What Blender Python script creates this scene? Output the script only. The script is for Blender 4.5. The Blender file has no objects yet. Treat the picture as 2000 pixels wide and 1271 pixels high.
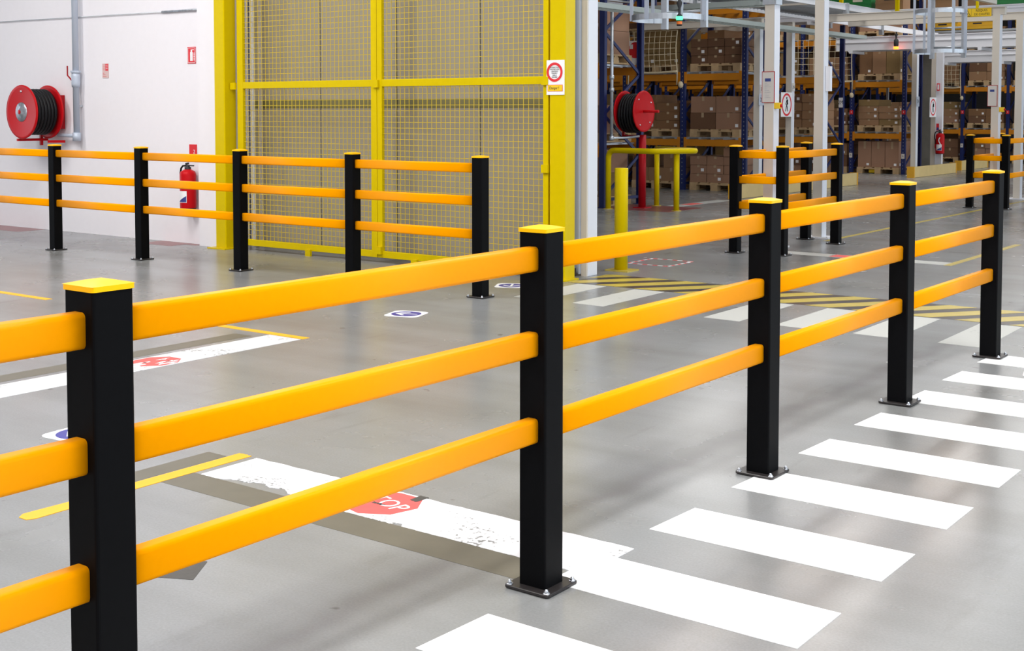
import bpy, math, random
from mathutils import Vector, Matrix
R = random.Random(7)
S = bpy.context.scene
COL = S.collection
PI = math.pi

# ------------------------------------------------------------------ camera
F_PX, CY, PITCH, ROLL, YAW, EYE = 2491.76, 344.6, 0.0511357, 0.00039835, 0.6431707, 1.44147
fw = Vector((-math.sin(YAW)*math.cos(PITCH), math.cos(YAW)*math.cos(PITCH), -math.sin(PITCH)))
rt = Vector((math.cos(YAW), math.sin(YAW), 0)); up = rt.cross(fw)
r2 = rt*math.cos(ROLL)+up*math.sin(ROLL); u2 = -rt*math.sin(ROLL)+up*math.cos(ROLL)
cd = bpy.data.cameras.new('camera'); cam = bpy.data.objects.new('camera', cd); COL.objects.link(cam)
m = Matrix((r2, u2, -fw)).transposed().to_4x4(); m.translation = Vector((0, 0, EYE)); cam.matrix_world = m
cd.sensor_fit = 'HORIZONTAL'; cd.sensor_width = 36; cd.lens = F_PX/2000*36
cd.shift_x = 0; cd.shift_y = -(635.5-CY)/2000
cd.clip_start = .05; cd.clip_end = 300
S.camera = cam

# ------------------------------------------------------------------ world and lights
W = bpy.data.worlds.new('daylight'); S.world = W; W.use_nodes = True
bg = W.node_tree.nodes['Background']; bg.inputs[0].default_value = (.82, .91, 1, 1); bg.inputs[1].default_value = 1.35
def area(name, loc, sx, sy, energy, color=(1, 1, 1), rot=(0, 0, 0)):
    l = bpy.data.lights.new(name, 'AREA'); l.shape = 'RECTANGLE'; l.size = sx; l.size_y = sy; l.energy = energy; l.color = color
    o = bpy.data.objects.new(name, l); COL.objects.link(o); o.location = loc; o.rotation_euler = rot
    return o
LAMPS = [(.6, -1.2, 700), (.4, 5.2, 640), (-6.5, .5, 640), (-9, 4.6, 470), (-4, 11.5, 150), (-13, 3, 460),
         (-7.5, 14.5, 80), (-7.6, 19, 100), (-7.6, 25.5, 190), (-7.6, 32, 300), (-13.5, 25.5, 130), (-2, 30, 260)]
OVER = ['over the camera side of the zebra crossing', 'over the nearest barrier', 'over the open left floor', 'near the yellow gate', 'over the hatched band', 'over the far left floor', 'over the four-post guard', 'over the right guard', 'over the third rack aisle', 'over the farthest rack aisle', 'over the plated rack', 'at the far right']
for x, y, e in LAMPS:
    area('ceiling_lamp_light', (x, y, 6.52), 1.1, 3.2, e*.30, (1, .99, .985))
S.view_settings.view_transform = 'Standard'; S.view_settings.look = 'None'
S.view_settings.exposure = .62; S.view_settings.gamma = 1; S.view_settings.use_curve_mapping = False
S.cycles.max_bounces = 6; S.cycles.diffuse_bounces = 4; S.cycles.glossy_bounces = 3

# ------------------------------------------------------------------ materials
def mat(name, col, rough=.5, metal=0, spec=.5, emit=None, estr=0, noise=0, nscale=8, bump=0, coat=0, tint=None):
    mt = bpy.data.materials.new(name); mt.use_nodes = True
    nt = mt.node_tree; b = nt.nodes['Principled BSDF']
    b.inputs['Base Color'].default_value = (*col, 1); b.inputs['Roughness'].default_value = rough
    b.inputs['Metallic'].default_value = metal; b.inputs['Specular IOR Level'].default_value = spec
    b.inputs['Coat Weight'].default_value = coat
    if tint: b.inputs['Specular Tint'].default_value = (*tint, 1)
    if emit: b.inputs['Emission Color'].default_value = (*emit, 1); b.inputs['Emission Strength'].default_value = estr
    if noise or bump:
        tc = nt.nodes.new('ShaderNodeTexCoord'); n = nt.nodes.new('ShaderNodeTexNoise')
        n.inputs['Scale'].default_value = nscale; n.inputs['Detail'].default_value = 5
        nt.links.new(tc.outputs['Object'], n.inputs['Vector'])
        if noise:
            mx = nt.nodes.new('ShaderNodeMix'); mx.data_type = 'RGBA'
            mx.inputs['A'].default_value = (*[c*(1-noise) for c in col], 1)
            mx.inputs['B'].default_value = (*[min(1, c*(1+noise)) for c in col], 1)
            nt.links.new(n.outputs['Fac'], mx.inputs['Factor']); nt.links.new(mx.outputs['Result'], b.inputs['Base Color'])
        if bump:
            bp = nt.nodes.new('ShaderNodeBump'); bp.inputs['Strength'].default_value = bump; bp.inputs['Distance'].default_value = .01
            nt.links.new(n.outputs['Fac'], bp.inputs['Height']); nt.links.new(bp.outputs['Normal'], b.inputs['Normal'])
    return mt
M = {}
M['orange'] = mat('orange_polymer', (.98, .345, .0), .45, noise=.03, nscale=60, spec=.3, tint=(1, .5, .02))
M['capyellow'] = mat('yellow_cap_plastic', (1, .52, .004), .4, tint=(1, .75, .1))
M['black'] = mat('black_polymer', (.002, .002, .0025), .55, noise=.3, nscale=90, spec=.07)
M['plate'] = mat('painted_base_plate', (.03, .026, .026), .35, .3)
M['bolt'] = mat('zinc_bolt', (.6, .62, .66), .3, 1)
M['wall'] = mat('white_wall_paint', (.86, .83, .86), .8, noise=.02, nscale=14, bump=.1)
M['gateyellow'] = mat('yellow_gloss_paint', (.66, .49, .0), .35, noise=.05, nscale=20, tint=(1, .8, .1))
M['meshyellow'] = mat('yellow_wire_coating', (.62, .45, .02), .5)
M['doorpanel'] = mat('beige_door_panel', (.36, .32, .25), .5, noise=.05, nscale=4)
M['doorband'] = mat('olive_door_band', (.20, .18, .08), .5)
M['galv'] = mat('galvanised_steel', (.50, .53, .57), .35, .7, noise=.15, nscale=30)
M['bluegrey'] = mat('blue_grey_steel', (.48, .53, .62), .45, .2)
M['column'] = mat('white_column_lit_side', (.72, .74, .80), .5)  # bluish white holds the cool light on the columns' right sides
M['cream'] = mat('cream_paint_and_column_dim_side', (.66, .60, .52), .5, noise=.03, nscale=5)  # cream of the beams; on columns, the dimmer warm front light as colour
M['whitemetal'] = mat('white_powder_coat', (.78, .78, .82), .4)
M['red'] = mat('red_gloss_paint', (.50, .006, .010), .35, spec=.3, tint=(1, .3, .3))
M['redpole'] = mat('red_pole_paint', (.38, .006, .012), .4, tint=(1, .3, .3))
M['redsign'] = mat('red_sign_print', (.72, .02, .03), .5)
M['pinkred'] = mat('worn_red_print', (.80, .10, .09), .6, noise=.15, nscale=30)
M['hose'] = mat('black_rubber_hose', (.004, .004, .005), .5, spec=.25)
M['white'] = mat('white_sign_face', (.86, .86, .87), .5)
M['fadedpink'] = mat('faded_pink_print', (.72, .52, .50), .6)
M['paper'] = mat('document_paper', (.62, .58, .54), .6)
M['blueprint'] = mat('dark_blue_print', (.03, .05, .22), .5)
M['signblack'] = mat('black_sign_print', (.012, .012, .015), .6)
M['signyellow'] = mat('yellow_sign_print', (.85, .55, .01), .5)
M['dial'] = mat('grey_hub_metal', (.42, .44, .48), .3, .7, noise=.8, nscale=22)
M['rackblue'] = mat('blue_rack_paint', (.010, .020, .105), .4)
M['rackdark'] = mat('dark_rack_slots', (.01, .012, .03), .7)
M['rackorange'] = mat('orange_rack_beam_paint', (.56, .20, .006), .42)
M['slot'] = mat('bright_slot_light', (.22, .23, .26), .5)
M['wood'] = mat('pallet_wood', (.50, .34, .18), .7, noise=.25, nscale=12)
M['board'] = mat('pale_yellow_board', (.66, .50, .22), .6, noise=.1, nscale=5)
M['boardend'] = mat('ochre_board_end', (.70, .36, .02), .5)
M['tape'] = mat('carton_tape', (.42, .30, .18), .35)
M['net'] = mat('cream_net_cord', (.66, .56, .38), .8)
M['green'] = mat('green_tote_plastic', (.01, .17, .04), .45)
M['toteorange'] = mat('ochre_crate_plastic', (.6, .33, .01), .5)
M['crate'] = mat('brown_wire_crate', (.24, .13, .06), .6)
M['floorwhite'] = mat('white_floor_paint', (.88, .88, .87), .5, noise=.03, nscale=3)
M['flooryellow'] = mat('yellow_floor_tape', (.80, .41, .012), .5, noise=.08, nscale=20)
M['hazyellow'] = mat('worn_yellow_floor_paint', (.50, .38, .06), .35, noise=.15, nscale=8)
M['hazblack'] = mat('worn_dark_floor_paint', (.055, .043, .04), .3, noise=.2, nscale=8)
M['ghost'] = mat('old_tape_ghost', (.13, .118, .088), .4, noise=.15, nscale=9)
M['redfloor'] = mat('dull_red_floor_paint', (.22, .06, .06), .3, noise=.15, nscale=6)
M['scuff'] = mat('dark_floor_patch', (.06, .056, .05), .5, noise=.3, nscale=60)
M['stickerblue'] = mat('blue_floor_sticker', (.05, .05, .28), .4)
M['concrete'] = mat('raw_concrete', (.22, .205, .175), .8, noise=.25, nscale=4)
M['ceiling'] = mat('pale_ceiling_sheet', (.62, .63, .64), .8)
M['darkwall'] = mat('dark_back_wall', (.05, .042, .036), .8)
M['lampglow'] = mat('lamp_diffuser', (.9, .9, .9), .5, emit=(1, .98, .94), estr=5)
M['ledgreen'] = mat('green_beacon_lens', (.02, .5, .15), .3, emit=(.1, 1, .35), estr=1.2)
M['lensorange'] = mat('orange_beacon_lens', (.7, .16, .01), .3)
M['ledred'] = mat('lit_red_beacon', (1, .2, .05), .3, emit=(1, .10, .01), estr=5)
M['traygreen'] = mat('grey_green_cable_tray', (.42, .47, .45), .5, .05)
CB = [mat('cardboard_'+n, c, .75, noise=.08, nscale=5) for n, c in
      (('tan', (.31, .17, .085)), ('brown', (.21, .105, .045)), ('pink_brown', (.33, .18, .11)), ('ochre', (.24, .15, .055)), ('dark', (.15, .072, .035)))]

def worn_white(name, thr, scale, col=(.88, .88, .88), under=(.33, .33, .31)):
    mt = mat(name, col, .5); nt = mt.node_tree; b = nt.nodes['Principled BSDF']
    tc = nt.nodes.new('ShaderNodeTexCoord'); n = nt.nodes.new('ShaderNodeTexNoise'); n.inputs['Scale'].default_value = scale; n.inputs['Detail'].default_value = 6
    n2 = nt.nodes.new('ShaderNodeTexNoise'); n2.inputs['Scale'].default_value = 3.5
    ad = nt.nodes.new('ShaderNodeMath'); ad.operation = 'MULTIPLY'
    rp = nt.nodes.new('ShaderNodeValToRGB'); rp.color_ramp.elements[0].position = thr; rp.color_ramp.elements[1].position = thr+.03
    rp.color_ramp.elements[0].color = (*col, 1); rp.color_ramp.elements[1].color = (*under, 1)
    nt.links.new(tc.outputs['Object'], n.inputs['Vector']); nt.links.new(tc.outputs['Object'], n2.inputs['Vector'])
    nt.links.new(n.outputs['Fac'], ad.inputs[0]); nt.links.new(n2.outputs['Fac'], ad.inputs[1])
    nt.links.new(ad.outputs[0], rp.inputs[0]); nt.links.new(rp.outputs[0], b.inputs['Base Color'])
    return mt
M['wornwhite'] = worn_white('worn_white_tape', .335, 60, (.80, .80, .82), (.25, .25, .24))
M['wornwhite2'] = worn_white('scratched_white_tape', .36, 45, (.62, .62, .63), (.25, .25, .24))
M['crosswhite'] = worn_white('trodden_white_paint', .40, 22, (.50, .50, .47), (.33, .33, .30))

def floor_material():
    mt = mat('sealed_concrete_floor', (.36, .36, .35), .24, spec=.55); nt = mt.node_tree; L = nt.links; b = nt.nodes['Principled BSDF']
    tc = nt.nodes.new('ShaderNodeTexCoord')
    def noise(sc, det, stretch=None):
        n = nt.nodes.new('ShaderNodeTexNoise'); n.inputs['Scale'].default_value = sc; n.inputs['Detail'].default_value = det
        if stretch:
            mp = nt.nodes.new('ShaderNodeMapping'); mp.inputs['Scale'].default_value = stretch
            L.new(tc.outputs['Object'], mp.inputs['Vector']); L.new(mp.outputs[0], n.inputs['Vector'])
        else: L.new(tc.outputs['Object'], n.inputs['Vector'])
        return n
    def ramp(src, p0, c0, p1, c1):
        r = nt.nodes.new('ShaderNodeValToRGB'); r.color_ramp.elements[0].position = p0; r.color_ramp.elements[1].position = p1
        r.color_ramp.elements[0].color = c0; r.color_ramp.elements[1].color = c1; L.new(src, r.inputs[0]); return r
    def mul(a, b_, fac=1.0):
        x = nt.nodes.new('ShaderNodeMix'); x.data_type = 'RGBA'; x.blend_type = 'MULTIPLY'; x.inputs['Factor'].default_value = fac
        L.new(a, x.inputs['A']); L.new(b_, x.inputs['B']); return x.outputs['Result']
    base = ramp(noise(.9, 6).outputs['Fac'], .3, (.236, .238, .230, 1), .7, (.292, .300, .308, 1))
    fine = ramp(noise(120, 3).outputs['Fac'], .3, (.88, .88, .88, 1), .7, (1.0, 1.0, 1.0, 1))
    streak = ramp(noise(1.2, 5, (.35, 2.6, 1)).outputs['Fac'], .35, (.86, .86, .85, 1), .62, (1, 1, 1, 1))
    scuff = ramp(noise(3.1, 8, (2.4, .5, 1)).outputs['Fac'], .62, (1, 1, 1, 1), .80, (.80, .79, .78, 1))
    spots = ramp(noise(9, 2).outputs['Fac'], .74, (1, 1, 1, 1), .78, (.6, .59, .57, 1))
    c = mul(base.outputs[0], fine.outputs[0]); c = mul(c, streak.outputs[0]); c = mul(c, scuff.outputs[0]); c = mul(c, spots.outputs[0])
    # dirt swept against the fence line (x about -2.55) and the slightly darker walkway tone
    sx = nt.nodes.new('ShaderNodeSeparateXYZ'); L.new(tc.outputs['Object'], sx.inputs[0])
    wob = nt.nodes.new('ShaderNodeMath'); wob.operation = 'MULTIPLY_ADD'; wob.inputs[1].default_value = .16
    nn = noise(2.5, 5); L.new(nn.outputs['Fac'], wob.inputs[0]); L.new(sx.outputs[0], wob.inputs[2])
    off = nt.nodes.new('ShaderNodeMath'); off.operation = 'ADD'; off.inputs[1].default_value = 2.47; L.new(wob.outputs[0], off.inputs[0])
    ab = nt.nodes.new('ShaderNodeMath'); ab.operation = 'ABSOLUTE'; L.new(off.outputs[0], ab.inputs[0])
    dirt = ramp(ab.outputs[0], 0, (.72, .70, .71, 1), .09, (1, 1, 1, 1)); dirt.color_ramp.interpolation = 'EASE'
    c = mul(c, dirt.outputs[0], .8)
    L.new(c, b.inputs['Base Color'])
    rr = nt.nodes.new('ShaderNodeMapRange'); rr.inputs['To Min'].default_value = .20; rr.inputs['To Max'].default_value = .32
    L.new(noise(1.7, 6).outputs['Fac'], rr.inputs['Value']); L.new(rr.outputs[0], b.inputs['Roughness'])
    bp = nt.nodes.new('ShaderNodeBump'); bp.inputs['Strength'].default_value = .03; bp.inputs['Distance'].default_value = .01
    L.new(noise(14, 5).outputs['Fac'], bp.inputs['Height']); L.new(bp.outputs[0], b.inputs['Normal'])
    return mt
M['floor'] = floor_material()

# ------------------------------------------------------------------ mesh helpers
class MB:
    def __init__(s): s.v = []; s.f = []; s.sm = []
    def add(s, vs, fs, smooth=False):
        k = len(s.v); s.v += [tuple(v) for v in vs]; s.f += [tuple(i+k for i in f) for f in fs]; s.sm += [smooth]*len(fs); return s
    def box(s, x0, x1, y0, y1, z0, z1):
        v = [(x0,y0,z0),(x1,y0,z0),(x1,y1,z0),(x0,y1,z0),(x0,y0,z1),(x1,y0,z1),(x1,y1,z1),(x0,y1,z1)]
        return s.add(v, [(0,3,2,1),(4,5,6,7),(0,1,5,4),(1,2,6,5),(2,3,7,6),(3,0,4,7)])
    def cbox(s, c, d): return s.box(c[0]-d[0]/2, c[0]+d[0]/2, c[1]-d[1]/2, c[1]+d[1]/2, c[2]-d[2]/2, c[2]+d[2]/2)
    def prism(s, prof, axis, a, b, inset=0, smooth=False):
        # profile in the plane of the two other axes (cyclic order), extruded along axis from a to b
        n = len(prof); vs = []
        def P(u, w, t): return {'x': (t, u, w), 'y': (w, t, u), 'z': (u, w, t)}[axis]
        cu = sum(p[0] for p in prof)/n; cw = sum(p[1] for p in prof)/n
        rings = [(a, 1), (b, 1)]
        if inset: rings = [(a, 1-inset[0]), (a+inset[1], 1), (b-inset[1], 1), (b, 1-inset[0])]
        for t, k in rings: vs += [P(cu+(u-cu)*k, cw+(w-cw)*k, t) for u, w in prof]
        fs = []
        for r in range(len(rings)-1):
            for i in range(n): fs.append((r*n+i, r*n+(i+1) % n, (r+1)*n+(i+1) % n, (r+1)*n+i))
        s.add(vs, fs, smooth)
        k = len(s.v)-len(vs); s.f += [tuple(k+i for i in reversed(range(n))), tuple(k+(len(rings)-1)*n+i for i in range(n))]; s.sm += [False, False]
        return s
    def bar(s, p, q, w, h=None):
        h = h or w; p = Vector(p); q = Vector(q); d = (q-p).normalized()
        a = d.cross(Vector((0, 0, 1)));  a = a.normalized() if a.length > 1e-4 else Vector((1, 0, 0)); b = a.cross(d).normalized()
        vs = [o+a*sx*w/2+b*sy*h/2 for o in (p, q) for sx, sy in ((-1,-1),(1,-1),(1,1),(-1,1))]
        return s.add(vs, [(0,1,2,3),(7,6,5,4),(0,4,5,1),(1,5,6,2),(2,6,7,3),(3,7,4,0)])
    def tube(s, pts, r, n=12, closed=False, smooth=True):
        pts = [Vector(p) for p in pts]; N = len(pts); vs = []; prev = None
        for i, p in enumerate(pts):
            if closed: d = pts[(i+1) % N]-pts[i-1]
            else: d = pts[min(i+1, N-1)]-pts[max(i-1, 0)]
            d.normalize()
            if prev is None:
                a = d.cross(Vector((0, 0, 1))); a = a if a.length > 1e-3 else d.cross(Vector((0, 1, 0)))
            else: a = prev-d*prev.dot(d)
            a.normalize(); prev = a; b = d.cross(a)
            vs += [p+a*r*math.cos(2*PI*k/n)+b*r*math.sin(2*PI*k/n) for k in range(n)]
        fs = []
        for i in range(N if closed else N-1):
            j = (i+1) % N
            for k in range(n): fs.append((i*n+k, j*n+k, j*n+(k+1) % n, i*n+(k+1) % n))
        s.add(vs, fs, smooth)
        if not closed:
            k0 = len(s.v)-len(vs); s.f += [tuple(k0+i for i in range(n)), tuple(k0+(N-1)*n+i for i in reversed(range(n)))]; s.sm += [False, False]
        return s
    def lathe(s, prof, axis='z', o=(0, 0, 0), n=32, smooth=True):
        vs = []
        for r, t in prof:
            for k in range(n):
                c, q = r*math.cos(2*PI*k/n), r*math.sin(2*PI*k/n)
                v = {'z': (c, q, t), 'x': (t, c, q), 'y': (q, t, c)}[axis]
                vs.append((v[0]+o[0], v[1]+o[1], v[2]+o[2]))
        fs = [(i*n+k, i*n+(k+1) % n, (i+1)*n+(k+1) % n, (i+1)*n+k) for i in range(len(prof)-1) for k in range(n)]
        return s.add(vs, fs, smooth)
    def build(s, name, m, parent=None, loc=None, bevel=0, **props):
        me = bpy.data.meshes.new(name); me.from_pydata(s.v, [], s.f); me.polygons.foreach_set('use_smooth', s.sm)
        me.materials.append(M[m] if isinstance(m, str) else m); me.validate(); me.update()
        import bmesh
        b = bmesh.new(); b.from_mesh(me); bmesh.ops.recalc_face_normals(b, faces=b.faces); b.to_mesh(me); b.free()
        return link(name, me, parent, loc, bevel, **props)
def link(name, me, parent=None, loc=None, bevel=0, **props):
    o = bpy.data.objects.new(name, me); COL.objects.link(o)
    if loc: o.location = loc
    if parent: o.parent = parent
    if bevel:
        md = o.modifiers.new('edge', 'BEVEL'); md.width = bevel; md.segments = 2; md.limit_method = 'ANGLE'
    for k, v in props.items(): o[k] = v
    return o
def thing(name, label, cat, loc=(0, 0, 0), rz=0, group=None):
    o = bpy.data.objects.new(name, None); COL.objects.link(o); o.location = loc; o.rotation_euler = (0, 0, rz); o.empty_display_size = .1
    return tag(o, label, cat, group)
def tag(o, label, cat, group=None):
    o['label'] = label; o['category'] = cat
    if group: o['group'] = group
    return o
KIDS = {}
def dup(o, parent=None):
    c = o.copy(); COL.objects.link(c)
    if parent: c.parent = parent
    for ch in [x for x in ALLCH(o)]: dup(ch, c)
    return c
def ALLCH(o): return list(o.children)
def rrect(w, h, r, n=4, cx=0, cy=0):
    p = []
    for sx, sy, a0 in ((1, 1, 0), (-1, 1, 90), (-1, -1, 180), (1, -1, 270)):
        for k in range(n+1):
            a = math.radians(a0+90*k/n); p.append((cx+sx*(w/2-r)+r*math.cos(a), cy+sy*(h/2-r)+r*math.sin(a)))
    return p
def text_mesh(txt, size, m, name, parent, loc, rot, depth=.001, sx=1.0, align='CENTER', **props):
    c = bpy.data.curves.new('t', 'FONT'); c.body = txt; c.size = size; c.extrude = depth; c.align_x = align; c.align_y = 'CENTER'; c.resolution_u = 3
    t = bpy.data.objects.new('t', c); me = bpy.data.meshes.new_from_object(t); bpy.data.objects.remove(t)
    me.materials.append(M[m]); o = link(name, me, parent, loc, 0, **props); o.rotation_euler = rot; o.scale = (sx, 1, 1); return o
def struct(o): o['kind'] = 'structure'; return o

# ------------------------------------------------------------------ structure
struct(MB().box(-34, 9, -7, 47, -.2, 0).build('floor', 'floor'))
# left white wall, the shallow pilaster beside the yellow post, and partition behind the gate
struct(MB().box(-34, -10.86, 9.0, 9.3, 0, 6.6).build('wall_left', 'wall'))
struct(MB().box(-10.86, -10.51, 8.90, 9.3, 0, 6.6).build('trim_4', 'wall'))
struct(MB().box(-34, 9, -7.2, -7, 0, 6.7).build('rear_light_block_wall', 'wall'))  # unseen wall, added to cut the daylight reaching camera-facing sides
struct(MB().box(-10.7, -6.25, 9.405, 9.5, 0, 6.6).build('wall_partition', 'wall'))
struct(MB().box(-34, 9, 46.5, 47, 0, 6.7).build('wall_back', 'darkwall'))
struct(MB().box(-34, -33.8, 9.3, 46.5, 0, 6.7).build('wall_far_left', 'darkwall'))
ce = MB().box(-34, 9, -7, 47, 6.7, 6.85)
for k in range(14): ce.box(-34, 9, -5+k*4, -4.85+k*4, 6.62, 6.7)
struct(ce.build('ceiling', 'ceiling'))
# ceiling lamp fixtures
for i, (x, y, e) in enumerate(LAMPS):
    t = thing('ceiling_lamp', 'long white ceiling lamp '+OVER[i], 'lamp', (x, y, 6.62), group='ceiling lamps under the hall roof')
    MB().box(-.62, .62, -1.7, 1.7, -.06, 0).build('housing', 'whitemetal', t)
    MB().box(-.55, .55, -1.6, 1.6, -.075, -.061).build('diffuser', 'lampglow', t)
# white column at the end of the partition
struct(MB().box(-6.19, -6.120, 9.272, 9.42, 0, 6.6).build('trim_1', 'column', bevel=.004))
struct(MB().box(-6.182, -6.124, 9.255, 9.272, 0, 6.6).build('trim_2', 'cream'))  # front sheet coloured cream for the dimmer, warmer light on this side

# ------------------------------------------------------------------ floor markings
def mark(parts, name, m, parent, z=.0015, **p):
    # flat paint film on the floor, outline in world coordinates
    b = MB()
    for poly in parts:
        n = len(poly); vs = [(x, y, 0) for x, y in poly]+[(x, y, z) for x, y in poly]
        b.add(vs, [tuple(range(n)), tuple(range(n, 2*n))]+[(i, (i+1) % n, n+(i+1) % n, n+i) for i in range(n)])
    return b.build(name, m, parent, **p)
def rect(x0, x1, y0, y1): return [(x0, y0), (x1, y0), (x1, y1), (x0, y1)]
t = thing('crosswalk', 'bright white zebra crossing stripes painted beside the nearest barrier', 'crosswalk')
for k in range(-3, 8):
    y0 = 3.145+.612*k; x0 = -2.222
    mark([[(x0, y0), (-1.40, y0), (-1.40, y0+.302), (x0+.012, y0+.302)]], 'stripe', 'floorwhite', t)
t = thing('crosswalk', 'duller off-white zebra crossing stripes painted along the yellow and black hatching', 'crosswalk')
for x0 in (-6.2+.29, -5.36, -4.81, -4.25, -3.71, -3.16, -2.61, -2.06, -1.5, -.95):
    mark([[(x0, 7.91), (x0+.28, 7.90), (x0+.262, 8.83), (x0-.01, 8.82)]], 'stripe', 'crosswhite', t)
# hatching
t = thing('hazard_hatching', 'yellow and black diagonal hatched band painted across the floor behind the barriers', 'floor marking')
hx0, hx1, hy0, hy1 = -6.05, 6.0, 8.86, 9.50
mark([rect(hx0, hx1, hy0, hy1)], 'dark_band', 'hazblack', t, z=.001)
sl = .50; w = .20; pitch = .37
k = -3
while True:
    xb = hx0-1.2+k*pitch
    if xb > hx1: break
    def clipx(x): return max(hx0, min(hx1, x))
    # stripe leans: bottom edge at xb..xb+w, top edge shifted left by sl
    poly = [(xb, hy0), (xb+w, hy0), (xb+w+sl, hy1), (xb+sl, hy1)]
    # clip against hx0
    def clip(poly, X, keep_right=True):
        out = []
        for i in range(len(poly)):
            a, b = poly[i], poly[(i+1) % len(poly)]
            ia, ib = a[0] >= X, b[0] >= X
            if ia: out.append(a)
            if ia != ib:
                q = (X-a[0])/(b[0]-a[0]); out.append((X, a[1]+q*(b[1]-a[1])))
        return out
    poly = clip(poly, hx0)
    if len(poly) > 2: mark([poly], 'yellow_stripe', 'hazyellow', t, z=.0022)
    k += 1
# near stop line with STOP octagon, old ghost and yellow line
rr = R.random
def ragged(x0, x1, y0, y1, amp_lo, amp_hi, n=60):
    lo = [(x0+(x1-x0)*i/n, y0+(rr()-.3)*amp_lo(i/n)) for i in range(n+1)]
    hi = [(x1-(x1-x0)*i/n, y1-(rr()-.3)*amp_hi(1-i/n)) for i in range(n+1)]
    return lo+hi
t = thing('stop_line', 'white stop line with red octagon print, peeling edge, lying under the nearest barrier', 'floor marking')
def tear(u):
    a = .055*max(0, math.sin((u-.05)/.27*PI)) if .05 < u < .32 else 0
    return a+.012*math.sin(u*90)*a/.05+(.02 if .56 < u < .58 else 0)+(rr()-.5)*(.010 if a else .004)
mark([[(-3.99+1.83*i/160, 3.262+tear(i/160)) for i in range(161)]+[(-2.16-1.83*i/60, 3.556-(rr()-.3)*.006) for i in range(61)]], 'white_strip', 'wornwhite', t, z=.0016)
oc = [(-3.165+.172*math.cos(PI/8-.27+k*PI/4), min(3.56, 3.425+.165*math.sin(PI/8-.27+k*PI/4))) for k in range(8)]
mark([oc], 'octagon_border', 'white', t, z=.0022)
oc = [(-3.165+.158*math.cos(PI/8-.27+k*PI/4), min(3.548, 3.425+.151*math.sin(PI/8-.27+k*PI/4))) for k in range(8)]
mark([oc], 'octagon', 'pinkred', t, z=.0026)
text_mesh('STOP', .112, 'white', 'lettering', t, (-3.160, 3.432, .0031), (0, 0, -.27), .0003, .92)
mark([ragged(-3.10, -3.06, 3.50, 3.57, lambda u: .01, lambda u: .01, 6), ragged(-3.19, -3.13, 3.395, 3.41, lambda u: .01, lambda u: .01, 8)], 'worn_spot', 'scuff', t, z=.0034)
t = thing('old_line_mark', 'dull olive trace of a removed line along the near stop line', 'floor marking')
mark([rect(-4.03, -2.31, 3.10, 3.262)], 'trace', 'ghost', t, z=.0008)
mark([rect(-4.23, -4.115, 3.02, 3.50)], 'trace', 'ghost', t, z=.0008)
t = thing('yellow_line', 'yellow line tape meeting the near stop line at its left end', 'floor marking')
mark([ragged(-4.105, -4.03, 2.98, 3.565, lambda u: .0, lambda u: .01, 8), [(-4.1, 2.55), (-4.075, 2.52), (-4.03, 2.52), (-4.015, 2.55), (-4.02, 2.80), (-4.09, 2.80)]], 'tape', 'flooryellow', t, z=.002)
t = thing('floor_patch', 'small dark grey tape remnant under the lowest near rail', 'floor marking')
mark([[(-3.36, 2.56), (-3.22, 2.44), (-3.10, 2.50), (-3.19, 2.63), (-3.26, 2.62)]], 'patch', 'scuff', t, z=.001)
# second stop line
t = thing('stop_line', 'white stop line with a worn red print crossing left behind the nearest post', 'floor marking')
mark([ragged(-6.15, -5.865, 1.6, 5.60, lambda u: 0, lambda u: .0, 10)], 'white_strip', 'wornwhite2', t, z=.0016)
mark([[(-6.01+.135*math.cos(PI/8+k*PI/4), 4.60+.15*math.sin(PI/8+k*PI/4)) for k in range(8)]], 'octagon', 'pinkred', t, z=.0022)
for q in range(9):
    cx, cy = -5.97+rr()*.14-.07, 4.57+rr()*.2-.1
    mark([[(cx+.03*rr()*math.cos(a), cy+.05*(.3+rr())*math.sin(a)) for a in (0, 1, 2, 3, 4, 5, 6)]], 'worn_spot', 'white', t, z=.0028)
t = thing('old_line_mark', 'dull grey trace of a removed line beside the far left stop line', 'floor marking')
mark([rect(-6.37, -6.21, 1.6, 5.5)], 'trace', 'ghost', t, z=.0007)
t = thing('yellow_line', 'yellow line tape joining the top of the left stop line', 'floor marking')
mark([rect(-7.6, -5.86, 5.61, 5.675)], 'tape', 'flooryellow', t, z=.002)
t = thing('yellow_line', 'yellow line tape ending at the far left of the floor', 'floor marking')
mark([rect(-14, -8.66, 5.61, 5.675)], 'tape', 'flooryellow', t, z=.002)
# far markings
t = thing('yellow_line', 'thin yellow line running away from the caged column barrier', 'floor marking')
mark([rect(-5.72, -5.66, 13.4, 30)], 'tape', 'hazyellow', t, z=.002)
t = thing('stop_line', 'pale stop line in front of the two posts guarding the middle column', 'floor marking')
mark([rect(-5.6, -3.9, 11.97, 12.2)], 'white_strip', 'crosswhite', t, z=.0016)
mark([rect(-5.05, -4.75, 11.99, 12.18)], 'octagon', 'pinkred', t, z=.0022)
t = thing('yellow_line', 'yellow line beside the right end of the far stop line', 'floor marking')
mark([rect(-3.90, -3.83, 11.95, 14.3)], 'tape', 'hazyellow', t, z=.002)
t = thing('stop_line', 'pale line with faded red print near the red pole', 'floor marking')
mark([rect(-9.75, -9.5, 16.9, 18.6)], 'white_strip', 'crosswhite', t, z=.0016)
mark([rect(-9.72, -9.53, 17.3, 17.7)], 'octagon', 'pinkred', t, z=.0022)
t = thing('tape_square', 'red and white striped tape square on the floor beyond the bollard', 'floor marking')
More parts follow.
